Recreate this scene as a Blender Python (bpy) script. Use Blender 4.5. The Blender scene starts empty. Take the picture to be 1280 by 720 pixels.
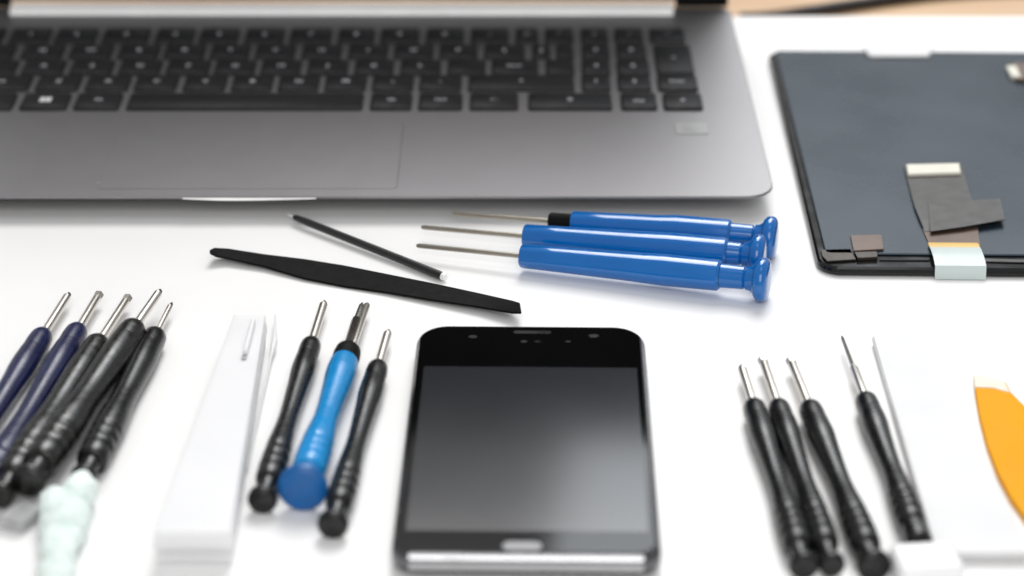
import bpy, bmesh, math, random
from mathutils import Vector, Matrix, noise
random.seed(4)
S = bpy.context.scene
COL = S.collection
R = math.radians

# ------------------------------------------------------------------ camera model (measured from the photograph)
PITCH, CAM_H, FPX = R(25.0), 0.338, 2900.0
def ray(px, py):
    u = (px-640)/FPX; v = (py-360)/FPX
    return Vector((u, math.cos(PITCH)-v*math.sin(PITCH), -math.sin(PITCH)-v*math.cos(PITCH)))
def at(px, py, z=0.0):
    d = ray(px, py); t = (z-CAM_H)/d.z
    return Vector((d.x*t, d.y*t, z))

# ------------------------------------------------------------------ materials
def new_mat(name):
    m = bpy.data.materials.new(name); m.use_nodes = True
    return m, m.node_tree.nodes, m.node_tree.links, m.node_tree.nodes['Principled BSDF']
def mat(name, col, rough=0.5, metal=0.0, var=0.06, scale=60.0, bump=0.0, bscale=400.0, rvar=0.06,
        coat=0.0, spec=0.5, trans=0.0, ior=1.5, sss=0.0, aniso=0.0, stretch=(1, 1, 1)):
    m, N, L, P = new_mat(name)
    tc = N.new('ShaderNodeTexCoord')
    mp = N.new('ShaderNodeMapping'); mp.inputs['Scale'].default_value = stretch
    L.new(tc.outputs['Object'], mp.inputs['Vector'])
    nz = N.new('ShaderNodeTexNoise'); nz.inputs['Scale'].default_value = scale; nz.inputs['Detail'].default_value = 4
    L.new(mp.outputs['Vector'], nz.inputs['Vector'])
    mr = N.new('ShaderNodeMapRange'); mr.inputs['From Min'].default_value = 0.3; mr.inputs['From Max'].default_value = 0.7
    mr.inputs['To Min'].default_value = 1-var; mr.inputs['To Max'].default_value = 1+var
    L.new(nz.outputs['Fac'], mr.inputs['Value'])
    vm = N.new('ShaderNodeVectorMath'); vm.operation = 'SCALE'; vm.inputs[0].default_value = col[:3]
    L.new(mr.outputs['Result'], vm.inputs['Scale']); L.new(vm.outputs['Vector'], P.inputs['Base Color'])
    n2 = N.new('ShaderNodeTexNoise'); n2.inputs['Scale'].default_value = scale*2.3; n2.inputs['Detail'].default_value = 5
    L.new(mp.outputs['Vector'], n2.inputs['Vector'])
    m2 = N.new('ShaderNodeMapRange'); m2.inputs['From Min'].default_value = 0.3; m2.inputs['From Max'].default_value = 0.7
    m2.inputs['To Min'].default_value = max(0.02, rough-rvar); m2.inputs['To Max'].default_value = rough+rvar
    L.new(n2.outputs['Fac'], m2.inputs['Value']); L.new(m2.outputs['Result'], P.inputs['Roughness'])
    P.inputs['Metallic'].default_value = metal
    P.inputs['Specular IOR Level'].default_value = spec
    P.inputs['IOR'].default_value = ior
    P.inputs['Coat Weight'].default_value = coat
    P.inputs['Transmission Weight'].default_value = trans
    if sss:
        P.inputs['Subsurface Weight'].default_value = sss
        P.inputs['Subsurface Scale'].default_value = 0.006; P.inputs['Subsurface Radius'].default_value = (1, 1, 1)
    if bump:
        n3 = N.new('ShaderNodeTexNoise'); n3.inputs['Scale'].default_value = bscale; n3.inputs['Detail'].default_value = 3
        L.new(mp.outputs['Vector'], n3.inputs['Vector'])
        b = N.new('ShaderNodeBump'); b.inputs['Strength'].default_value = bump; b.inputs['Distance'].default_value = 0.0004
        L.new(n3.outputs['Fac'], b.inputs['Height']); L.new(b.outputs['Normal'], P.inputs['Normal'])
    return m

M = {}
M['white_top'] = mat('white_surface', (0.88, 0.875, 0.868), 0.42, var=0.012, scale=9, bump=0.05, bscale=900, rvar=0.05)
M['deck_metal'] = mat('laptop_metal', (0.262, 0.255, 0.262), 0.44, metal=0.85, var=0.012, scale=40, bump=0.05, bscale=4000, rvar=0.008)
M['dark_metal'] = mat('laptop_underside', (0.035, 0.035, 0.037), 0.5, var=0.1)
M['pad'] = mat('trackpad', (0.268, 0.261, 0.268), 0.435, metal=0.85, var=0.012, scale=40, bump=0.05, bscale=4000, rvar=0.008)
M['key'] = mat('key_plastic', (0.008, 0.008, 0.0095), 0.55, var=0.15, scale=200, bump=0.1, bscale=3000, spec=0.3)
M['legend'] = mat('key_print', (0.55, 0.55, 0.58), 0.6)
M['legend_white'] = mat('key_print_white', (0.85, 0.85, 0.85), 0.6)
M['screen'] = mat('laptop_screen', (0.003, 0.003, 0.0035), 0.25, var=0.1, scale=20, rvar=0.02, spec=0.2)
M['bezel'] = mat('laptop_bezel', (0.20, 0.215, 0.195), 0.45, var=0.05)
M['black_plastic'] = mat('black_plastic', (0.010, 0.010, 0.011), 0.38, var=0.2, scale=150, bump=0.08, bscale=1500)
M['black_soft'] = mat('black_soft_plastic', (0.004, 0.004, 0.0042), 0.6, var=0.2, scale=150, bump=0.1, bscale=1800, spec=0.08)
M['silver'] = mat('bright_silver', (0.9, 0.9, 0.89), 0.5, metal=0.2, var=0.03)
M['sensor'] = mat('sensor_grey', (0.32, 0.32, 0.32), 0.4, metal=0.5)
M['grip_black'] = mat('grip_black', (0.0045, 0.0045, 0.0045), 0.27, var=0.25, scale=120, bump=0.07, bscale=250, rvar=0.05, spec=0.42)
M['grip_grey'] = mat('grip_worn_black', (0.009, 0.0087, 0.008), 0.28, var=0.3, scale=100, bump=0.10, bscale=250, rvar=0.1)
M['grip_navy'] = mat('grip_navy', (0.005, 0.008, 0.055), 0.30, var=0.2, scale=100, bump=0.07, bscale=250, rvar=0.08)
M['grip_blue'] = mat('grip_bright_blue', (0.0, 0.25, 0.60), 0.28, var=0.08, scale=90, bump=0.15, bscale=700, rvar=0.06)
M['cap_blue'] = mat('cap_deep_blue', (0.0, 0.10, 0.33), 0.4, var=0.08, scale=90)
M['blue'] = mat('royal_blue_plastic', (0.0, 0.125, 0.43), 0.17, var=0.05, scale=80, bump=0.05, bscale=400, rvar=0.05, coat=0.4)
M['steel'] = mat('steel', (0.74, 0.70, 0.64), 0.3, metal=1.0, var=0.0, scale=20, rvar=0.01)
M['dull_steel'] = mat('dull_steel', (0.34, 0.31, 0.26), 0.34, metal=1.0, var=0.05, scale=60, rvar=0.03)
M['gunmetal'] = mat('gunmetal', (0.06, 0.052, 0.045), 0.35, metal=0.9, var=0.2, scale=300)
M['tip_steel'] = mat('tip_steel', (0.28, 0.27, 0.25), 0.35, metal=1.0, var=0.2, scale=500)
M['glass_black'] = mat('phone_glass', (0.001, 0.001, 0.0012), 0.06, var=0.2, scale=20, rvar=0.008, ior=1.5)
M['display'] = mat('phone_display', (0.008, 0.009, 0.013), 0.13, var=0.02, scale=14, rvar=0.004, ior=1.68)
M['chrome'] = mat('phone_frame', (0.15, 0.15, 0.155), 0.24, metal=1.0, var=0.04, scale=60)
M['chrome_lit'] = mat('phone_frame_lit', (0.48, 0.48, 0.49), 0.28, metal=1.0, var=0.04, scale=60)  # paler copy of the frame metal, paints light caught by the bottom edge
M['button'] = mat('phone_button', (0.16, 0.16, 0.165), 0.35, metal=0.2)
M['slit'] = mat('phone_speaker', (0.006, 0.006, 0.006), 0.3, spec=0.1)
M['sensor_dark'] = mat('phone_sensor', (0.006, 0.006, 0.010), 0.2, spec=0.3)
M['lcd_back'] = mat('lcd_back_plate', (0.017, 0.032, 0.048), 0.28, metal=0.3, var=0.05, scale=9, rvar=0.04)
M['black_gloss'] = mat('black_gloss', (0.006, 0.006, 0.006), 0.12, var=0.2, scale=40)
M['flex'] = mat('flex_cable', (0.030, 0.027, 0.024), 0.5, var=0.1, scale=80, bump=0.1)
M['ivory'] = mat('ivory_connector', (0.72, 0.70, 0.60), 0.45)
M['copper'] = mat('brown_flex', (0.11, 0.068, 0.05), 0.42, metal=0.25, var=0.15)
M['tape'] = mat('pale_mint_tape', (0.52, 0.60, 0.58), 0.35, var=0.03)
M['gold_tape'] = mat('amber_tape', (0.72, 0.45, 0.09), 0.35, var=0.08)
M['white_plastic'] = mat('white_plastic', (0.84, 0.84, 0.845), 0.4, var=0.012, scale=25, sss=0.5)
M['box_plastic'] = mat('box_plastic', (0.78, 0.78, 0.79), 0.4, var=0.012, scale=25, sss=0.5)
M['tray_plastic'] = mat('tray_plastic', (0.72, 0.72, 0.725), 0.42, var=0.012, scale=25, sss=0.5)
M['clear'] = mat('frosted_clear', (0.88, 0.89, 0.89), 0.25, var=0.02, trans=0.55, ior=1.45)
M['grey_clear'] = mat('smoky_plastic', (0.80, 0.80, 0.81), 0.4, var=0.06, trans=0.55, ior=1.45)
M['mint'] = mat('mint_cloth', (0.76, 0.86, 0.82), 0.85, var=0.06, scale=70, bump=0.5, bscale=900, sss=0.5)
M['orange'] = mat('orange_plastic', (0.84, 0.37, 0.008), 0.5, var=0.04, scale=40, bump=0.1, bscale=300, spec=0.05)
M['worn_white'] = mat('worn_pale_plastic', (0.86, 0.76, 0.62), 0.5, var=0.08, scale=300, bump=0.3)
M['cable'] = mat('cable_rubber', (0.012, 0.011, 0.011), 0.5)

def wood_mat():
    m, N, L, P = new_mat('light_wood')
    tc = N.new('ShaderNodeTexCoord'); mp = N.new('ShaderNodeMapping'); mp.inputs['Scale'].default_value = (1.2, 14, 1)
    L.new(tc.outputs['Object'], mp.inputs['Vector'])
    nz = N.new('ShaderNodeTexNoise'); nz.inputs['Scale'].default_value = 5; nz.inputs['Detail'].default_value = 8; nz.inputs['Distortion'].default_value = 0.6
    L.new(mp.outputs['Vector'], nz.inputs['Vector'])
    cr = N.new('ShaderNodeValToRGB')
    cr.color_ramp.elements[0].position = 0.32; cr.color_ramp.elements[0].color = (0.50, 0.30, 0.16, 1)
    cr.color_ramp.elements[1].position = 0.68; cr.color_ramp.elements[1].color = (0.70, 0.50, 0.31, 1)
    L.new(nz.outputs['Fac'], cr.inputs['Fac']); L.new(cr.outputs['Color'], P.inputs['Base Color'])
    P.inputs['Roughness'].default_value = 0.55
    return m
M['wood'] = wood_mat()

# ------------------------------------------------------------------ object helpers
def tag(o, label=None, cat=None, group=None, kind=None):
    if label: o['label'] = label
    if cat: o['category'] = cat
    if group: o['group'] = group
    if kind: o['kind'] = kind
    return o
def thing(name, label, cat, loc=(0, 0, 0), rot=(0, 0, 0), group=None):
    o = bpy.data.objects.new(name, None); COL.objects.link(o)
    o.empty_display_size = 0.01
    o.location = loc; o.rotation_euler = rot
    return tag(o, label, cat, group)
def link(name, me, m, parent=None, smooth=True, bevel=0.0, seg=2, angle=40):
    me.materials.append(m)
    o = bpy.data.objects.new(name, me); COL.objects.link(o)
    if parent: o.parent = parent
    if smooth:
        me.polygons.foreach_set('use_smooth', [True]*len(me.polygons))
        try: me.set_sharp_from_angle(angle=R(angle))
        except Exception: pass
    if bevel:
        b = o.modifiers.new('bevel', 'BEVEL'); b.width = bevel; b.segments = seg; b.limit_method = 'ANGLE'; b.angle_limit = R(35)
        b.harden_normals = False
    return o
def mesh(name, vs, fs):
    me = bpy.data.meshes.new(name); me.from_pydata([tuple(v) for v in vs], [], fs); me.update()
    bm = bmesh.new(); bm.from_mesh(me); bmesh.ops.recalc_face_normals(bm, faces=bm.faces); bm.to_mesh(me); bm.free()
    return me
def loft(name, rings, m, parent=None, cap=True, **k):
    n = len(rings[0]); vs = [p for r in rings for p in r]; fs = []
    for i in range(len(rings)-1):
        for j in range(n):
            a = i*n+j; b = i*n+(j+1) % n
            fs.append((a, b, b+n, a+n))
    if cap:
        fs.append(tuple(range(n))[::-1]); fs.append(tuple(range((len(rings)-1)*n, len(rings)*n)))
    return link(name, mesh(name, vs, fs), m, parent, **k)
def rrect(x0, y0, x1, y1, r, n=6):
    rr = r if isinstance(r, (tuple, list)) else (r,)*4        # order: +x+y, -x+y, -x-y, +x-y
    out = []
    for (cx, cy, a0, q) in ((x1, y1, 0, rr[0]), (x0, y1, 90, rr[1]), (x0, y0, 180, rr[2]), (x1, y0, 270, rr[3])):
        sx = -1 if cx == x1 else 1; sy = -1 if cy == y1 else 1
        for i in range(n+1):
            a = R(a0+90*i/n)
            out.append((cx+sx*q+q*math.cos(a), cy+sy*q+q*math.sin(a)))
    return out
def slab(name, outline, z0, z1, m, parent=None, bevel=0.0, **k):
    return loft(name, [[(x, y, z0) for x, y in outline], [(x, y, z1) for x, y in outline]], m, parent, bevel=bevel, **k)
def lathe(name, prof, m, parent=None, seg=28, shape=None, z=0.0, y=0.0, **k):
    """revolve (s, r) about the local X axis; shape(s, angle) scales the radius"""
    rings = []
    for s, r in prof:
        ring = []
        for j in range(seg):
            a = 2*math.pi*j/seg
            q = r*(shape(s, a) if shape else 1.0)
            ring.append((s, y+q*math.cos(a), z+q*math.sin(a)))
        rings.append(ring)
    return loft(name, rings, m, parent, **k)
def tube(name, pts, radii, m, parent=None, seg=16, **k):
    rings = []
    pts = [Vector(p) for p in pts]
    for i, p in enumerate(pts):
        d = (pts[min(i+1, len(pts)-1)]-pts[max(i-1, 0)]).normalized()
        u = d.cross(Vector((0, 0, 1))).normalized(); w = u.cross(d).normalized()
        rings.append([p+radii[i]*(math.cos(2*math.pi*j/seg)*u+math.sin(2*math.pi*j/seg)*w) for j in range(seg)])
    return loft(name, rings, m, parent, **k)
def smooth_prof(pts, n=6):
    """Catmull-Rom through (s, r) control points"""
    out = []
    P = [pts[0]]+list(pts)+[pts[-1]]
    for i in range(1, len(P)-2):
        for t in range(n):
            t /= n
            q = []
            for c in range(len(pts[0])):
                a, b, d, e = P[i-1][c], P[i][c], P[i+1][c], P[i+2][c]
                q.append(0.5*((2*b)+(-a+d)*t+(2*a-5*b+4*d-e)*t*t+(-a+3*b-3*d+e)*t**3))
            out.append(tuple(q))
    out.append(pts[-1]); return out

# ------------------------------------------------------------------ setting
slab('desk', rrect(-1.3, 0.05, 1.3, 1.75, 0.01), -0.045, -0.0045, M['wood']); tag(bpy.data.objects['desk'], kind='structure')
sheet_back = at(1000, 20).y
w = slab('tabletop', rrect(-0.95, 0.20, 0.95, sheet_back, 0.004), -0.0040, 0.0, M['white_top'], bevel=0.0008)
tag(w, kind='structure')

# ------------------------------------------------------------------ laptop
TILT = math.atan(0.0075/0.2)
LX, LY = -0.075, at(500, 245, 0.0092).y
lap = thing('laptop', 'open grey metal laptop with black keys and number pad at the back', 'laptop', (LX, LY, 0), (TILT, 0, 0))
LT = 0.0092
Linv = (Matrix.Translation((LX, LY, 0)) @ Matrix.Rotation(TILT, 4, 'X')).inverted()
def lp(px, py, n=LT):
    o = Linv @ Vector((0, 0, CAM_H)); d = Linv.to_3x3() @ ray(px, py)
    t = (n-o.z)/d.z; q = o+d*t
    return q.x, q.y
XR = lp(962, 215)[0]; XL = -XR; DEP = lp(912, 9)[1]
def lring(inset, z, front=0.0, wedge=0.0):
    return [(x, y, z-wedge*max(0, y)) for x, y in rrect(XL+inset, 0.0+front, XR-inset, DEP-inset*0.3, (0.006, 0.006, 0.011-min(inset, .005), 0.011-min(inset, .005)), 8)]
tw = math.tan(TILT)
deck = loft('top_case', [lring(0.0007, LT-0.0013, 0.0006), lring(0.0, LT-0.0009), lring(0.0, LT-0.0003), lring(0.0003, LT, .0003)], M['deck_metal'], lap, angle=20)
loft('bottom_case', [lring(0.016, 0.0028, 0.022, tw), lring(0.007, 0.0052, 0.009, tw*0.55), lring(0.0012, LT-0.0014, 0.0012)], M['dark_metal'], lap, angle=60)
for fx, fy in ((XL+0.03, 0.03), (XR-0.03, 0.03), (XL+0.03, DEP-0.03), (XR-0.03, DEP-0.03)):
    zt = 0.0031-tw*fy
    slab('rubber_foot', [(fx+0.006*math.cos(a*math.pi/8), fy+0.006*math.sin(a*math.pi/8)) for a in range(16)], -tw*fy+0.0002, zt, M['black_soft'], lap)
# keyboard well: very shallow recess rim
# trackpad
tx0, ty1 = lp(153, 154); tx1, _ = lp(504, 156); _, ty0 = lp(400, 236)
slab('trackpad_gap', rrect(tx0-0.00005, ty0-0.00005, tx1+0.00022, ty1+0.00018, 0.002), LT+0.00001, LT+0.00005, M['dark_metal'], lap)
slab('trackpad', rrect(tx0, ty0, tx1, ty1, 0.002), LT+0.00002, LT+0.00009, M['pad'], lap, angle=20)
sx0, sy1 = lp(843, 154); sx1, sy0 = lp(886, 168)
slab('fingerprint_sensor', rrect(sx0, sy0, sx1, sy1, 0.0008), LT+0.00002, LT+0.0003, M['sensor'], lap, bevel=0.0001)
dx, dy = lp(123, 229)
slab('indicator_dot', [(dx+0.0009*math.cos(a*math.pi/6), dy+0.0009*math.sin(a*math.pi/6)) for a in range(12)], LT+0.00002, LT+0.0002, M['sensor'], lap)
# finger notch in the front lip
nx0 = lp(228, 246)[0]; nx1 = lp(395, 246)[0]
ring = []
for i in range(13):
    t = i/12; x = nx0+(nx1-nx0)*t; h = 0.0007*math.sin(math.pi*min(1, t*1.3+0.02) if t < .4 else math.pi*(0.53+0.47*(t-.4)/.6))
    ring.append((x, h))
notch_v = [(x, -0.0004, LT-0.0004) for x, h in ring]+[(x, -0.0009, LT-0.0006-h) for x, h in ring]+[(x, 0.001, LT-0.0006-h) for x, h in ring]
nn = len(ring)
notch_f = [(i, i+1, nn+i+1, nn+i) for i in range(nn-1)]+[(nn+i, nn+i+1, 2*nn+i+1, 2*nn+i) for i in range(nn-1)]
link('opening_notch', mesh('opening_notch', notch_v, notch_f), M['silver'], lap)

# text meshes for legends
def text_mesh(s, size):
    cu = bpy.data.curves.new('t', 'FONT'); cu.body = s; cu.size = size; cu.align_x = 'CENTER'; cu.align_y = 'CENTER'; cu.resolution_u = 2
    cu.offset = size*0.02
    o = bpy.data.objects.new('t', cu); COL.objects.link(o)
    dg = bpy.context.evaluated_depsgraph_get(); dg.update()
    me = bpy.data.meshes.new_from_object(o.evaluated_get(dg))
    bpy.data.objects.remove(o); bpy.data.curves.remove(cu)
    return me
# keys: (row centre y, front y, back y) measured in the photo, x ranges at the row centre
KH = 0.0013
rows = [
 (126, 117.5, 136.0, [(-42, 18, 'Ctrl'), (27, 86, 'WIN'), (94, 151, 'Alt'), (160, 454, ''), (463, 515, 'Alt'), (523, 578, 'Ctrl'), (587, 648, '< :'), (660, 765, '0'), (776, 821, '.\nDel'), (829, 878, '«')]),
 (103, 95.0, 112.5, [(-40, 38, 'Shift'), (46, 100, 'Z'), (108, 162, 'X'), (169, 222, 'C'), (230, 283, 'V'), (290, 341, 'B'), (348, 399, 'N'), (406, 458, 'M'), (465, 517, ';'), (524, 577, ':'), (585, 718, '^'), (727, 763, '1'), (772, 814, '3'), (822, 872, 'Enter')]),
 (84, 76.0, 92.5, [(-60, 20, 'Caps'), (28, 80, 'A'), (88, 141, 'S'), (149, 201, 'D'), (208, 262, 'F'), (268, 319, 'G'), (326, 376, 'H'), (384, 435, 'J'), (443, 492, 'K'), (500, 551, 'L'), (559, 607, ''), (614, 673, 'Enter'), (682, 718, ''), (727, 763, '4'), (771, 812, '6')]),
 (64, 57.0, 72.5, [(-50, 18, 'Tab'), (27, 79, 'Q'), (87, 140, 'W'), (148, 199, 'E'), (205, 256, 'R'), (263, 312, 'T'), (319, 369, 'Y'), (377, 427, 'U'), (435, 485, 'I'), (492, 542, 'O'), (549, 597, 'P'), (605, 656, '['), (665, 688, ']'), (695, 717, ''), (727, 762, '7'), (770, 808, '9')]),
 (45, 36.5, 53.0, [(-48, 4, ''), (12, 62, '1'), (69, 120, '2'), (128, 186, '3'), (194, 242, '4'), (249, 298, '5'), (306, 355, '6'), (362, 414, '7'), (422, 468, '8'), (475, 524, '9'), (532, 580, '0'), (588, 636, '-'), (644, 673, '='), (681, 717, '*'), (726, 760, '/'), (768, 804, '-')]),
]
def add_key(x0, x1, y0, y1, s, size=0.0034):
    c = ((x0+x1)/2, (y0+y1)/2)
    def ring(ins, z): return [(x-c[0], y-c[1], z) for x, y in rrect(x0+ins, y0+ins, x1-ins, y1-ins, 0.0012, 3)]
    k = loft('key', [ring(0, 0.0), ring(0.0001, KH-0.0003), ring(0.0004, KH)], M['key'], lap, angle=50)
    k.location = (c[0], c[1], LT+0.0001)
    if s == 'WIN':
        vs = []; fs = []
        for i in (-1, 1):
            for j in (-1, 1):
                a = 0.0012*i; b = 0.0011*j; h = 0.00105
                q = len(vs); vs += [(a-h, b-h*.95, 0), (a+h, b-h*.95, 0), (a+h, b+h*.95, 0), (a-h, b+h*.95, 0)]; fs.append((q, q+1, q+2, q+3))
        me = mesh('legend', vs, fs); g = link('legend', me, M['legend_white'], k, smooth=False)
    elif s:
        me = text_mesh(s, size); me.name = 'legend'; g = link('legend', me, M['legend'], k, smooth=False)
    else: return k
    g.location = (0, 0.0004, KH+0.00012)
    return k
for yc, yb, yf, keys in rows:
    for a, b, s in keys:
        x0, _ = lp(a, yc, LT+KH); x1, _ = lp(b, yc, LT+KH)
        _, y1 = lp(400, yb-1.6, LT+KH); _, y0 = lp(400, yf-1.2, LT+KH)
        add_key(x0, x1, y0, y1, s, 0.0040 if len(s) == 1 else 0.0029)
def span_key(a, b, yc, yb, yf, s):
    x0, _ = lp(a, yc, LT+KH); x1, _ = lp(b, yc, LT+KH); _, y1 = lp(400, yb-1.2, LT+KH); _, y0 = lp(400, yf-2, LT+KH)
    add_key(x0, x1, y0, y1, s, 0.0034)
span_key(819, 866, 76, 57, 92.5, '+')
span_key(812, 856, 45, 36.5, 53, '*')
# hinge cover bar, hinges, lid
hx0 = lp(15, 14)[0]; hx1 = lp(841, 14)[0]; _, hy0 = lp(400, 20.5)
hb = 0.0028
prof = [(hy0, LT+0.00005), (hy0+0.0005, LT+0.0012), (hy0+0.0025, LT+hb), (hy0+0.0065, LT+hb+0.0008), (hy0+0.0095, LT+0.002), (hy0+0.0095, LT+0.00005)]
loft('hinge_cover', [[(hx0, y, z) for y, z in prof], [(hx1, y, z) for y, z in prof]], M['silver'], lap, bevel=0.0006)
for a, b in ((hx1+0.0015, XR-0.001), (XL+0.001, hx0-0.0015)):
    _, y0 = lp(400, 9.5)
    pr = [(y0, LT+0.0001), (y0-.0002, LT+0.0055), (y0+0.0012, LT+0.0075), (y0+0.0034, LT+0.0075), (y0+0.0034, LT+0.0001)]
    loft('hinge', [[(a, y, z) for y, z in pr], [(b, y, z) for y, z in pr]], M['black_soft'], lap, bevel=0.0005)
LL = 0.228; LEAN = R(12)
hinge_y = hy0+0.0152; hinge_z = LT+0.0015
lid = slab('lid', rrect(XL, 0, XR, LL, 0.007), -0.004, 0.0, M['deck_metal'], lap, bevel=0.0008)
# lid local: x, y up along the lid, z towards the viewer
lid.location = (0, hinge_y, hinge_z); lid.rotation_euler = (R(90)-LEAN, 0, 0)
slab('bezel', rrect(XL+0.0015, 0.001, XR-0.0015, LL-0.0015, 0.006), 0.0001, 0.0009, M['bezel'], lid, bevel=0.0003)
slab('screen', rrect(XL+0.009, 0.014, XR-0.009, LL-0.009, 0.001), 0.0010, 0.0013, M['screen'], lid)

# ------------------------------------------------------------------ phone
pa, pb = at(527, 440, .0078), at(495, 690, .0078)
pc, pd = at(799, 440, .0078), at(820, 690, .0078)
mid_t = (pa+pc)/2; mid_b = (pb+pd)/2
ang = math.atan2(mid_t.x-mid_b.x, mid_t.y-mid_b.y)
PW = 0.0737; ytop = at(660, 405.5, .0078).y; ybot = at(660, 691, .0078).y-0.0012
PH = ytop-ybot; PT = 0.0078
ph = thing('smartphone', 'black smartphone with chrome frame and switched off screen, face up in the middle', 'smartphone', (mid_b.x, ybot, 0), (0, 0, -ang))
W2 = PW/2
def pring(ins, z, rr=0.0105): return [(x, y, z) for x, y in rrect(-W2+ins, ins, W2-ins, PH-ins, (rr-ins, rr-ins, .0068-ins*.8, .0068-ins*.8), 10)]
loft('frame', [pring(0.0028, 0.0001), pring(0.0010, 0.0009), pring(0.0001, 0.0025), pring(0, 0.004), pring(0.0001, 0.0056), pring(0.0006, 0.0066)], M['chrome'], ph, angle=70)
loft('chamfer', [pring(0.00055, 0.0066), pring(0.0012, 0.0074), pring(0.0016, 0.0075)], M['chrome'], ph, angle=30)
loft('front_glass', [pring(0.0013, 0.0070), pring(0.0013, 0.0075), pring(0.0018, PT)], M['glass_black'], ph, angle=15)
Pinv = (Matrix.Translation(ph.location) @ Matrix.Rotation(-ang, 4, 'Z')).inverted()
def pl(px, py, z=0.0078): q = Pinv @ at(px, py, z); return q.x, q.y
dx0 = (pl(528, 463)[0]+pl(509, 660)[0])/2; dx1 = (pl(795, 463)[0]+pl(811, 660)[0])/2
dy1 = pl(660, 459)[1]; dy0 = pl(660, 664)[1]
slab('display', rrect(dx0, dy0, dx1, dy1, 0.0004), PT+0.00002, PT+0.00007, M['display'], ph)
bx0, by1 = pl(628, 677.5); bx1, by0 = pl(678, 689.5)
slab('home_button', rrect(bx0, by0, bx1, by1, (by1-by0)/2.1), PT+0.00002, PT+0.0003, M['button'], ph, bevel=0.0001)
ex0, ey1 = pl(642, 413.5); ex1, ey0 = pl(689, 417.5)
slab('earpiece', rrect(ex0, ey0, ex1, ey1, (ey1-ey0)/2.2), PT+0.00002, PT+0.0001, M['slit'], ph)
for a, b, r in ((591, 421, .0011), (710, 427, .0007), (742, 420, .0013), (655, 427, .0008), (672, 427, .0008)):
    x, y = pl(a, b)
    slab('sensor', [(x+r*1.3*math.cos(i*math.pi/8), y+r*math.sin(i*math.pi/8)) for i in range(16)], PT+0.00002, PT+0.00008, M['sensor_dark' if r != .0011 else 'slit'], ph)
XE = W2-.0050
loft('lit_chin_band', [[(x, -.00012, .0026), (x, -.00025, .0030), (x, -.00015, .0050), (x, .0005, .0052), (x, .0012, .0040)] for x in (-XE, XE)], M['chrome_lit'], ph, angle=50)  # bright strips paint the reflected light along the frame's bottom edge
loft('lit_chin_chamfer', [[(x, .0001, .0062), (x, .0005, .00685), (x, .0013, .00755), (x, .0016, .0070), (x, .0012, .0060)] for x in (-XE, XE)], M['chrome_lit'], ph, angle=50)

# ------------------------------------------------------------------ tablet screen assembly
tl = at(960, 62, .004); bl = at(1022, 322, .004)
bot = at(1200, 338, .0)
tang = math.atan2(tl.x-bl.x, tl.y-bl.y)
TW, TTK = 0.1165, 0.0042
tab = thing('tablet_screen', 'dismantled tablet screen lying face down with grey blue back plate and loose flex cables', 'tablet screen', (0, 0, 0), (0, 0, -tang))
ybt = at(1130, 336, .003).y
THh = at(1130, 60.5, .004).y-ybt
ux, uy = math.sin(tang), math.cos(tang)
base = Vector((bl.x, bl.y, 0))-Vector((ux, uy, 0))*0.010
tab.location = (base.x-0.0002, ybt, 0)
Tinv = (Matrix.Translation(tab.location) @ Matrix.Rotation(-tang, 4, 'Z')).inverted()
def tlp(px, py, z=TTK): q = Tinv @ at(px, py, z); return q.x, q.y
def tring(ins, z, fr=0.0): return [(x, y, z) for x, y in rrect(ins, ins+fr, TW-ins, THh-ins, 0.0085-ins, 10)]
loft('frame', [tring(0.0010, 0.0), tring(0.0002, 0.0006), tring(0, 0.0016), tring(0.0003, 0.0028), tring(0.0012, 0.0034)], M['black_gloss'], tab, angle=22)
plate_y0 = tlp(1130, 317)[1]
slab('back_plate', rrect(0.0034, plate_y0, TW-0.0034, THh-0.0030, 0.002), 0.0034, TTK, M['lcd_back'], tab, bevel=0.0003)
# raised bottom strip pieces
def tq(name, pts, z0, z1, m, bevel=0.0001, parent=tab, **k):
    o = [tlp(a, b, z1) for a, b in pts]
    return slab(name, o, z0, z1, m, parent, bevel=bevel, **k)
tq('corner_bracket', [(1026, 312), (1063, 311), (1070, 324), (1034, 326), (1028, 320)], 0.0035, 0.0042, M['gunmetal'])
tq('edge_strip', [(1100, 321), (1162, 322), (1162, 325), (1100, 324.5)], 0.0035, 0.0039, M['black_gloss'])
tq('edge_strip', [(1228, 323), (1300, 325), (1300, 328), (1228, 326.5)], 0.0035, 0.0039, M['flex'])
tq('flex_chip', [(1063, 294), (1102, 293), (1105, 311), (1067, 313)], TTK+0.0002, TTK+0.0008, M['copper'])
tq('chip_clip', [(1068, 315), (1096, 314), (1097, 321), (1072, 322)], 0.0035, TTK+0.0006, M['gunmetal'])
tq('flex_tail', [(1153, 286), (1222, 283), (1226, 308), (1163, 309)], TTK+0.0002, TTK+0.0005, M['copper'])
# main flex: an L-shaped ribbon that lifts off the plate towards its lower right end
def ribbon(name, L0, L1, zs, th, m):
    rings = []
    n = len(L0)
    vs = []; fs = []
    for i in range(n):
        a = tlp(*L0[i], zs[i]); b = tlp(*L1[i], zs[i])
        vs += [(a[0], a[1], zs[i]), (b[0], b[1], zs[i]), (b[0], b[1], zs[i]+th), (a[0], a[1], zs[i]+th)]
    for i in range(n-1):
        q = 4*i
        for j in range(4): fs.append((q+j, q+(j+1) % 4, q+4+(j+1) % 4, q+4+j))
    fs.append((0, 1, 2, 3)); fs.append((4*n-1, 4*n-2, 4*n-3, 4*n-4))
    return link(name, mesh(name, vs, fs), m, tab, angle=35)
ribbon('flex_cable', [(1129, 206), (1136, 232), (1143, 258), (1150, 275), (1156, 290)], [(1201, 205), (1208, 228), (1215, 250), (1222, 268), (1224, 284)],
       [.0046, .0049, .0053, .0054, .0046], .00025, M['flex'])
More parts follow.
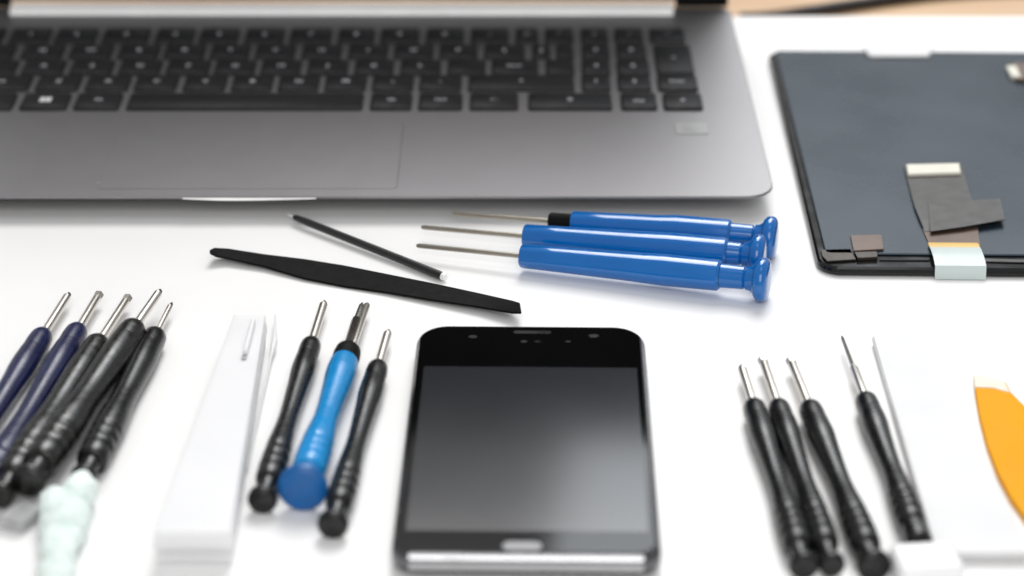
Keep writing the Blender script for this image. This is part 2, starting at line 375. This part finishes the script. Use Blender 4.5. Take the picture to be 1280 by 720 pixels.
ribbon('flex_branch', [(1160, 253), (1200, 252), (1250, 249)], [(1163, 290), (1205, 284), (1256, 275)], [.0058, .0060, .0062], .00025, M['flex'])
tq('connector', [(1133, 205), (1199, 203.5), (1201, 215), (1135, 217)], .0050, .0064, M['ivory'], bevel=0.0003)
# tape wrapped over the bottom edge
a0 = tlp(1163, 312, .0055)[0]; a1 = tlp(1226, 312, .0055)[0]
yA = tlp(1195, 304, .0052)[1]; yB = tlp(1195, 311, .0052)[1]
def wrap(name, prof, m, x0=a0, x1=a1, th=0.0002):
    out = [(x, y, z) for x in (x0, x1) for y, z in prof]
    n = len(prof); vs = out+[(x, y, z-th) for x, y, z in out]; fs = []
    for i in range(n-1):
        fs.append((i, i+1, n+i+1, n+i)); fs.append((2*n+i, 3*n+i, 3*n+i+1, 2*n+i+1))
        fs.append((i, 2*n+i, 2*n+i+1, i+1)); fs.append((n+i, n+i+1, 3*n+i+1, 3*n+i))
    fs += [(0, n, 3*n, 2*n), (n-1, 3*n-1, 4*n-1, 2*n-1)]
    return link(name, mesh(name, vs, fs), m, tab, angle=50)
wrap('amber_tape', [(yA, .0054), (yB, .0057), (yB-0.0006, .0056)], M['gold_tape'])
wrap('mint_tape', [(yB+0.0001, .0058), (yB-0.004, .0060), (yB-0.0085, .0058), (yB-0.0135, .0048), (yB-0.0143, .0025), (yB-0.0150, .0004)], M['tape'])
# top edge tab and right connector
tq('pull_tab', [(1078, 57), (1167, 57), (1161, 69), (1087, 69)], .0046, .0056, M['white_plastic'])
tq('small_connector', [(1264, 78), (1292, 79), (1294, 100), (1270, 98)], TTK+.0002, TTK+.0016, M['copper'])
tq('connector_pad', [(1258, 82), (1270, 82), (1276, 96), (1264, 94)], TTK+.0002, TTK+.002, M['ivory'])

# ------------------------------------------------------------------ precision screwdrivers
def driver_frame(tip, butt, zt, zb):
    T = at(*tip, zt); B = at(*butt, zb)
    d = T-B; L = d.length
    rz = math.atan2(d.y, d.x); ry = -math.asin(d.z/L)
    return B, (0, ry, rz), L
def knurl(s0, s1, n=10, amp=0.05):
    def f(s, a):
        if s0 < s < s1: return 1+amp*math.cos(n*a)
        return 1
    return f
def precision(label, tip, base_px, butt, grip, zt=.0045, zb=.0042, group=None, cap=True, scale=1.0, cap_r=0.0040, cap_mat=None, collar=None,
              bit='plain', lift=0.0, stout=False, shaft_r=0.00145):
    B, rot, L = driver_frame(tip, butt, zt+lift, zb+lift)
    root = thing('screwdriver', label, 'screwdriver', B, rot, group)
    # shaft share of the length, from the photo
    Tb = at(*base_px, (zt+zb)/2+lift); T = at(*tip, zt+lift)
    sl = (T-Tb).length; H = L-sl
    k = scale
    cap_mat = cap_mat or grip; collar = collar or grip
    # grip: straight front, belly, waist, ribbed rear barrel
    c = 0.0035*k
    f0 = H*0.885
    g = smooth_prof([(H*0.105, .0027*k), (H*0.125, .0038*k), (H*0.20, .0041*k), (H*0.33, .0037*k), (H*0.46, .0030*k), (H*0.56, .0030*k), (H*0.70, .0034*k), (H*0.80, .0038*k), (H*0.885, .0036*k)], 5)
    if stout:
        g = smooth_prof([(H*0.105, .0032*k), (H*0.12, .0040*k), (H*0.20, .0042*k), (H*0.36, .0041*k), (H*0.45, .0037*k), (H*0.50, .0035*k), (H*0.56, .0034*k), (H*0.68, .0036*k), (H*0.80, .0038*k), (H*0.885, .0036*k)], 5)
    def ribs(s, a):
        q = 1.0
        if H*0.13 < s < H*0.32:
            q += 0.02*math.cos(8*a)*math.sin(math.pi*(s/H-0.13)/0.19)
            for m_ in (0.17, 0.225, 0.28):
                q *= 1-0.11*math.exp(-((s/H-m_)/0.009)**2)
        return q
    # dense samples for ribs
    dense = []
    for i in range(len(g)-1):
        for t in (0, .25, .5, .75): dense.append((g[i][0]*(1-t)+g[i+1][0]*t, g[i][1]*(1-t)+g[i+1][1]*t))
    dense.append(g[-1])
    lathe('handle', dense, grip, root, seg=32, shape=ribs, angle=60)
    lathe('collar', [(H*0.8855, .0026*k), (H*0.888, .0035*k), (H*0.94, .0035*k), (H*0.972, .0033*k), (H*0.99, .0027*k), (H, .0018*k)], collar, root, angle=60)
    if cap:
        lathe('neck', [(0.0035, .0019*k), (H*0.05, .0022*k), (H*0.1045, .0026*k)], grip, root, angle=60)
        lathe('swivel_cap', [(0, cap_r*.8), (.0005, cap_r*.94), (.0012, cap_r), (.0026, cap_r), (.0032, cap_r*.92), (.0042, cap_r*.5)], cap_mat, root, seg=32, angle=40)
    else:
        lathe('neck', [(0, .0029*k), (0.0006, .0035*k), (H*0.03, .0036*k), (H*0.1045, .00335*k)], grip, root, angle=40)
    r = shaft_r
    if bit == 'plain':
        lathe('shaft', [(H*.999, r), (L-0.0035, r), (L-0.0034, r*.9)], M['steel'], root, seg=16, angle=40)
        lathe('tip', [(L-0.0033, r*.88), (L-0.0012, r*.62), (L, r*.2)], M['tip_steel'], root, seg=4, angle=20)
    elif bit == 'flat':
        lathe('shaft', [(H*.999, r), (L-0.0036, r), (L-0.0033, r*.98)], M['steel'], root, seg=16, angle=40)
        lathe('tip', [(L-.0032, r*1.0), (L-.0028, r*1.16), (L-.0002, r*1.16), (L, r*1.08), (L-.0001, r*.62), (L-.001, r*.5)], M['steel'], root, seg=6, angle=20)
    elif bit == 'needle':
        lathe('shaft', [(H*.999, r), (H+sl*.45, r), (H+sl*.52, r*.45)], M['steel'], root, seg=16, angle=40)
        lathe('tip', [(H+sl*.5, r*.5), (L-.002, r*.4), (L, r*.15)], M['tip_steel'], root, seg=8, angle=40)
    elif bit == 'double':
        lathe('shaft', [(H*.999, r*.8), (L-.0015, r*.8), (L-.0005, r*.6)], M['steel'], root, seg=16, y=-0.0011, angle=40)
        lathe('bit_sleeve', [(H*.999, .0014), (H+sl*.62, .0017), (H+sl*.64, .0012)], M['gunmetal'], root, seg=6, y=0.0007, angle=40)
        lathe('tip', [(H+sl*.641, .0011), (L-.002, .0009), (L+.0008, .0003)], M['tip_steel'], root, seg=8, y=0.0007, angle=40)
    return root
gm = 'small screwdrivers left of the phone'
precision('black precision screwdriver left of the bright blue one', (406, 376), (390, 427), (327, 628), M['grip_black'], group=gm, cap_r=.0043)
precision('bright blue screwdriver with black collar and wide round deep blue cap', (455, 380), (438, 433), (377, 613), M['grip_blue'], zb=.0072, zt=.0042, scale=1.25, cap_r=.0072,
          cap_mat=M['cap_blue'], collar=M['black_soft'], group=gm, bit='double')
precision('black precision screwdriver between the bright blue one and the phone', (486, 412), (477, 456), (415, 659), M['grip_black'], group=gm, cap_r=.0044)
gl = 'fanned screwdrivers at the left edge'
precision('navy screwdriver leftmost of the fanned row, lying apart from the others', (87, 366), (51, 416), (-95, 655), M['grip_navy'], group=gl, scale=1.12, zb=.0046)
precision('navy screwdriver second from the left of the fan, touching a black one', (124, 368), (97, 410), (-42, 645), M['grip_navy'], group=gl, scale=1.12, bit='flat', zb=.0046)
precision('worn black screwdriver in the fan right beside the navy ones', (160, 372), (128, 426), (-2, 622), M['grip_grey'], group=gl, scale=1.24, stout=True, bit='flat', zb=.0046)
precision('black screwdriver raised on its neighbours with the farthest reaching tip in the fan', (201, 362), (173, 408), (33, 604), M['grip_grey'], group=gl, scale=1.3, stout=True, lift=.0035, cap_r=.0052)
precision('black screwdriver rightmost of the fan, its end under the mint cloth', (215, 378), (196, 417), (103, 600), M['grip_black'], group=gl, stout=True, scale=1.18, shaft_r=.001)
gr_ = 'small screwdrivers right of the phone'
precision('black screwdriver nearest the phone in the right hand group', (926, 456), (939, 505), (1006, 711), M['grip_black'], group=gr_, scale=1.05, cap_r=.0041)
precision('black screwdriver second from the phone in the right hand group, flat tipped', (953, 449), (972, 505), (1041, 709), M['grip_black'], group=gr_, scale=1.02, bit='flat', cap_r=.0037)
precision('black screwdriver third from the phone in the right hand group, flat tipped', (988, 450), (1014, 507), (1094, 711), M['grip_black'], group=gr_, scale=1.10, bit='flat', cap_r=.0048)
precision('black capless screwdriver with a stepped needle tip beside the right white box', (1052, 420), (1078, 497), (1150, 680), M['grip_black'], group=gr_, scale=1.05, bit='needle', cap=False)

# ------------------------------------------------------------------ royal blue screwdrivers
def blue_driver(label, tip, hb_px, he_px, capc, collar=False):
    zt, zb = .0050, .0078
    B = at(*capc, zb); T = at(*tip, zt)
    d = T-B; L = d.length
    root = thing('screwdriver', label, 'screwdriver', B, (0, -math.asin(d.z/L), math.atan2(d.y, d.x)), 'royal blue screwdrivers above the phone')
    def s_of(px):
        q = at(px[0], px[1], .006); return (q-B).dot(d.normalized())
    s1 = s_of(hb_px); s0 = s_of(he_px)
    hexf = lambda s, a: 1-0.055*abs(math.sin(3*a+0.4))
    sb = s1-(0.0085 if collar else 0)
    lathe('handle', [(s0, .0046), (s0+.0009, .0054), (s0+.02, .0056), (s0+(sb-s0)*.45, .0051), (sb-.012, .0045), (sb-.0006, .0043), (sb, .0040)], M['blue'], root, seg=36, shape=hexf, angle=35)
    if collar:
        lathe('collar', [(sb+.0001, .0026), (sb+.0003, .0031), (s1-.0006, .0031), (s1, .0026)], M['black_soft'], root, angle=35)
    lathe('neck', [(.0036, .0052), (.0050, .0043), (.0062, .0041), (.0067, .0035), (.0072, .0040), (s0-.0001, .0042)], M['blue'], root, angle=35)
    R_ = .0076
    lathe('swivel_cap', [(-.0016, R_*.45), (-.0013, R_*.8), (-.0006, R_*.95), (.0006, R_), (.0022, R_*.97), (.0034, R_*.80), (.0040, R_*.5)], M['blue'], root, seg=40, angle=50)
    lathe('shaft', [(s1*.999, .00085), (L-.001, .00085), (L, .0006)], M['dull_steel'], root, seg=14, angle=40)
    return root
blue_driver('royal blue screwdriver with a short black collar, nearest the laptop', (566, 267), (686, 276), (917, 290), (966, 297), True)
blue_driver('royal blue screwdriver in the middle of the three stacked side by side', (527, 284), (655, 295), (912, 316), (951, 320))
blue_driver('royal blue screwdriver nearest the phone, its round cap closest to the camera', (521, 307), (652, 319), (903, 345), (956, 350))

# ------------------------------------------------------------------ black spudger and stick
top = [(262, 312), (268, 309), (285, 310), (330, 317), (380, 323), (430, 331), (480, 341), (540, 353), (600, 366), (640, 375), (650, 378)]
btm = [(262, 318), (270, 322), (285, 325), (330, 335), (380, 350), (430, 360), (480, 367), (540, 377), (600, 386), (640, 393), (652, 393)]
c0 = at(470, 349, 0)
sp = []
for i, (a, b) in enumerate(zip(top, btm)):
    t = i/10; z = 0.0002+0.0040*abs(2*((i/10)-0.5))**1.6
    th = 0.0009
    A = at(*a, z+th); Bq = at(b[0], b[1]-2.5, z+th); B0 = at(*b, z)
    sp.append([A-c0, Bq-c0, B0-c0, Vector((A.x, A.y, z))-c0])
o = loft('spudger', sp, M['black_soft'], None, bevel=0.0005, angle=50); o.location = c0
tag(o, 'long flat matt black spudger, wide in the middle, lying below the laptop', 'spudger')
A = at(367, 271, .0030); Bq = at(555, 346, .0018); d = A-Bq; L = d.length
rt = thing('probe_pen', 'thin black round stick with a fine needle point and silver end', 'probe', Bq, (0, -math.asin(d.z/L), math.atan2(d.y, d.x)))
lathe('barrel', [(.0008, .0014), (.003, .0015), (L*.9, .0014), (L-.001, .0011), (L, .0006)], M['black_plastic'], rt, angle=40)
lathe('end_cap', [(-.0006, .0011), (0, .0014), (.0007, .0014)], M['silver'], rt, angle=40)
lathe('needle', [(L-.0005, .0004), (L+.0032, .0001)], M['silver'], rt, seg=8)

# ------------------------------------------------------------------ white boxes
def white_box(label, quad, z, name='plastic_box', bm_='box_plastic'):
    P4 = [at(*p, z) for p in quad]        # TL TR BR BL at the top surface
    c = (P4[2]+P4[3])/2; ax = ((P4[0]+P4[1])/2-c); ang_ = math.atan2(-ax.x, ax.y)
    Minv = (Matrix.Translation((c.x, c.y, 0)) @ Matrix.Rotation(ang_, 4, 'Z')).inverted()
    q = [Minv @ p for p in P4]
    root = thing(name, label, 'plastic box', (c.x, c.y, 0), (0, 0, ang_))
    def rg(ins, zz):
        cx = sum(p.x for p in q)/4; cy = sum(p.y for p in q)/4
        return [(p.x+(cx-p.x)/abs(cx-p.x)*ins, p.y+(cy-p.y)/abs(cy-p.y)*ins, zz) for p in q]
    loft('base_tray', [rg(.0006, .0), rg(.0004, z*.30)], M[bm_], root, bevel=.0004)
    loft('inner_rim', [rg(.0006, z*.30+.0001), rg(.0006, z*.46)], M[bm_], root)
    loft('lid', [rg(0, z*.46+.0001), rg(0, z*.72), rg(.0003, z*.73), rg(.0003, z)], M[bm_], root, bevel=.0004)
    return root, Minv
bx, bi = white_box('long narrow white plastic box with a small raised latch, left of the black screwdriver', [(292, 392), (333, 393), (290, 664), (191, 664)], .0110)
t0 = bi @ at(304, 444, 0.0111); t1 = bi @ at(320, 405, 0.0111)
slab('latch', rrect(min(t0.x, t1.x), t0.y, max(t0.x, t1.x), t1.y, .0006), .01112, .0132, M['white_plastic'], bx, bevel=.0004)
slab('latch_shadow', rrect(min(t0.x, t1.x)-.0002, t0.y-.0034, max(t0.x, t1.x)-.0002, t0.y-.0004, .0003), .01112, .0115, M['sensor'], bx)  # raised grey slab paints the shadow in front of the latch
white_box('wide white plastic box at the lower right, between the screwdrivers and the orange tool', [(1090, 418), (1152, 418), (1292, 690), (1169, 690)], .0036, bm_='tray_plastic')

# thin clear needle tool beside the left box
p0 = at(344, 393, .003); p1 = at(343, 428, .003); p2 = at(327, 500, .002); p3 = at(309, 585, .0015)
cc = at(330, 500, 0)
pts = [p0, at(343.5, 415, .003), p1, at(339, 445, .0028), p2, p3]
o = tube('needle_tool', [p-cc for p in pts], [.0002, .0006, .0011, .0004, .0004, .0004], M['box_plastic'], seg=10); o.location = cc
tag(o, 'very thin frosted clear plastic needle lying along the left white box', 'needle tool')

# white block under the capless screwdriver and smoky cap
c = at(1156, 700, .004)
o = slab('eraser', rrect(-.0095, -.011, .0085, .0042, .0025), 0, .0078, M['white_plastic'], None, bevel=.0018, seg=3); o.location = (c.x, c.y, 0); o.rotation_euler = (0, 0, R(6))
tag(o, 'small white rounded block at the end of the capless screwdriver', 'eraser')
c = at(26, 642, .003)
o = slab('plastic_clip', rrect(-.0045, -.006, .0045, .006, .0018), 0, .0040, M['grey_clear'], None, bevel=.0012); o.location = (c.x, c.y, 0); o.rotation_euler = (0, 0, R(-25))
tag(o, 'small smoky grey plastic clip below the fanned screwdrivers', 'plastic clip')

# ------------------------------------------------------------------ crumpled mint cloth
bm = bmesh.new()
rnd = random.Random(11)
cc = at(80, 668, 0); cc0 = cc
for px, py, z, sx, sy, sz, a in ((100, 606, .0055, .0050, .0085, .0060, -10), (68, 624, .005, .0046, .0080, .0055, 15), (84, 640, .0055, .0062, .0090, .0056, -20), (72, 672, .0045, .0052, .0095, .0050, 10),
                                 (88, 662, .0038, .0040, .0100, .0042, -14), (70, 706, .0040, .0056, .0080, .0045, 0), (60, 650, .0036, .0030, .0090, .0038, 8), (78, 690, .0052, .0030, .0095, .0048, -8)):
    c = at(px, py, z)-cc
    m4 = Matrix.Translation((c.x, c.y, z)) @ Matrix.Rotation(R(a), 4, 'Z') @ Matrix.Diagonal((sx, sy, sz, 1))
    bmesh.ops.create_icosphere(bm, subdivisions=4, radius=1.0, matrix=m4)
for v in bm.verts:
    v.co.z = max(.00005, v.co.z)
me = bpy.data.meshes.new('cleaning_cloth'); bm.to_mesh(me); bm.free()
o = link('cleaning_cloth', me, M['mint'], angle=180); o.location = at(80, 678, 0)
rm = o.modifiers.new('remesh', 'REMESH'); rm.mode = 'VOXEL'; rm.voxel_size = .00035; rm.use_smooth_shade = True
sm_ = o.modifiers.new('smooth', 'SMOOTH'); sm_.iterations = 6; sm_.factor = .6
for nm_, sz_, st_ in (('folds', .0052, .0017), ('creases', .0022, .0004)):
    tx = bpy.data.textures.new(nm_, 'MUSGRAVE' if nm_ == 'folds' else 'CLOUDS'); tx.noise_scale = sz_
    if nm_ == 'folds': tx.musgrave_type = 'RIDGED_MULTIFRACTAL'; tx.octaves = 1.5; tx.noise_intensity = .6
    dm = o.modifiers.new(nm_, 'DISPLACE'); dm.texture = tx; dm.strength = st_; dm.mid_level = .6; dm.texture_coords = 'LOCAL'
tag(o, 'crumpled pale mint cleaning cloth in front of the fanned screwdrivers', 'cleaning cloth')

# ------------------------------------------------------------------ orange pry tool
left = [(1218, 470), (1220, 492), (1225, 520), (1234, 555), (1248, 592), (1264, 622), (1284, 650), (1312, 690), (1345, 730)]
right = [(1258, 478), (1264, 490), (1286, 512), (1302, 540), (1312, 572), (1334, 605), (1356, 640), (1382, 685), (1405, 730)]
org = at(1290, 600, 0)
def pick(name, l, r, m, parent, z0=.0001, z1=.0022):
    rings = []
    for a, b in zip(l, r):
        A = at(*a, z1); B_ = at(*b, z1); C_ = (A+B_)/2
        rings.append([A-org, C_-org+Vector((0, 0, .0007)), B_-org, Vector((B_.x, B_.y, z0))-org, Vector((A.x, A.y, z0))-org])
    o = loft(name, rings, m, parent, angle=60, bevel=.0003); return o
pk = thing('pry_tool', 'orange plastic pry tool with a worn white tip at the right edge', 'pry tool', org)
pick('blade', left, right, M['orange'], pk)
pick('worn_tip', [(1217, 468), (1218.5, 483)], [(1256, 477), (1263, 490)], M['worn_white'], pk, .0003, .0026)

# ------------------------------------------------------------------ cable on the desk
zc = -0.0015
cp = [(925, 17.5, .0008), (955, 16.5, .0010), (985, 15, .0016), (1015, 12.5, .0024), (1045, 9, .0028), (1080, 4, .0028), (1120, -2, .0028), (1180, -9, .0028), (1280, -14, .0028), (1400, -12, .0028)]
sm = smooth_prof(cp, 5)
cc = at(1045, 9, zc)
o = tube('cable', [at(a, b, -0.0045+r_)-cc for a, b, r_ in sm], [q[2] for q in sm], M['cable']); o.location = cc
tag(o, 'black cable lying on the light wood behind the white surface', 'cable')

# ------------------------------------------------------------------ lights, world, camera
W = bpy.data.worlds.new('World'); S.world = W; W.use_nodes = True
W.node_tree.nodes['Background'].inputs['Color'].default_value = (0.98, 0.985, 1.0, 1)
W.node_tree.nodes['Background'].inputs['Strength'].default_value = 0.36
def area(name, loc, tgt, size, power, col=(1, 1, 1), sy=None):
    l = bpy.data.lights.new(name, 'AREA'); l.energy = power; l.size = size; l.color = col
    if sy: l.shape = 'RECTANGLE'; l.size_y = sy
    o = bpy.data.objects.new(name, l); COL.objects.link(o)
    o.location = loc; o.rotation_euler = (Vector(tgt)-Vector(loc)).to_track_quat('-Z', 'Y').to_euler()
    return o
area('softbox', (0.12, 1.95, 1.60), (0, .75, 0), 0.8, 22, (1, .985, .965), sy=1.2)
area('overhead_fill', (0.1, 0.45, 1.9), (0, .7, 0), 0.7, 2, (.97, .985, 1))  # added fill from above, brightens the hinge bar
area('reflection_panel', (0.85, 3.2, 2.25), (0, .65, 0), 1.8, 24, (.90, .95, 1))  # added unseen panel, puts the bright gradient into the phone display's reflection
area('front_fill', (0.1, -1.2, 1.2), (0, .6, 0), 1.4, 20, (1, .99, .98))  # added fill behind the camera, lifts the faces turned to it

cam = bpy.data.cameras.new('camera'); co = bpy.data.objects.new('camera', cam); COL.objects.link(co)
co.location = (0, 0, CAM_H); co.rotation_euler = (R(90)-PITCH, 0, 0)
cam.sensor_width = 36; cam.lens = FPX/1280*36; cam.clip_start = 0.01; cam.clip_end = 50
cam.dof.use_dof = True; cam.dof.focus_distance = 0.785; cam.dof.aperture_fstop = (cam.lens/1000)/0.0118
S.camera = co
S.view_settings.view_transform = 'Standard'; S.view_settings.look = 'None'; S.view_settings.gamma = 1; S.view_settings.exposure = 0.20
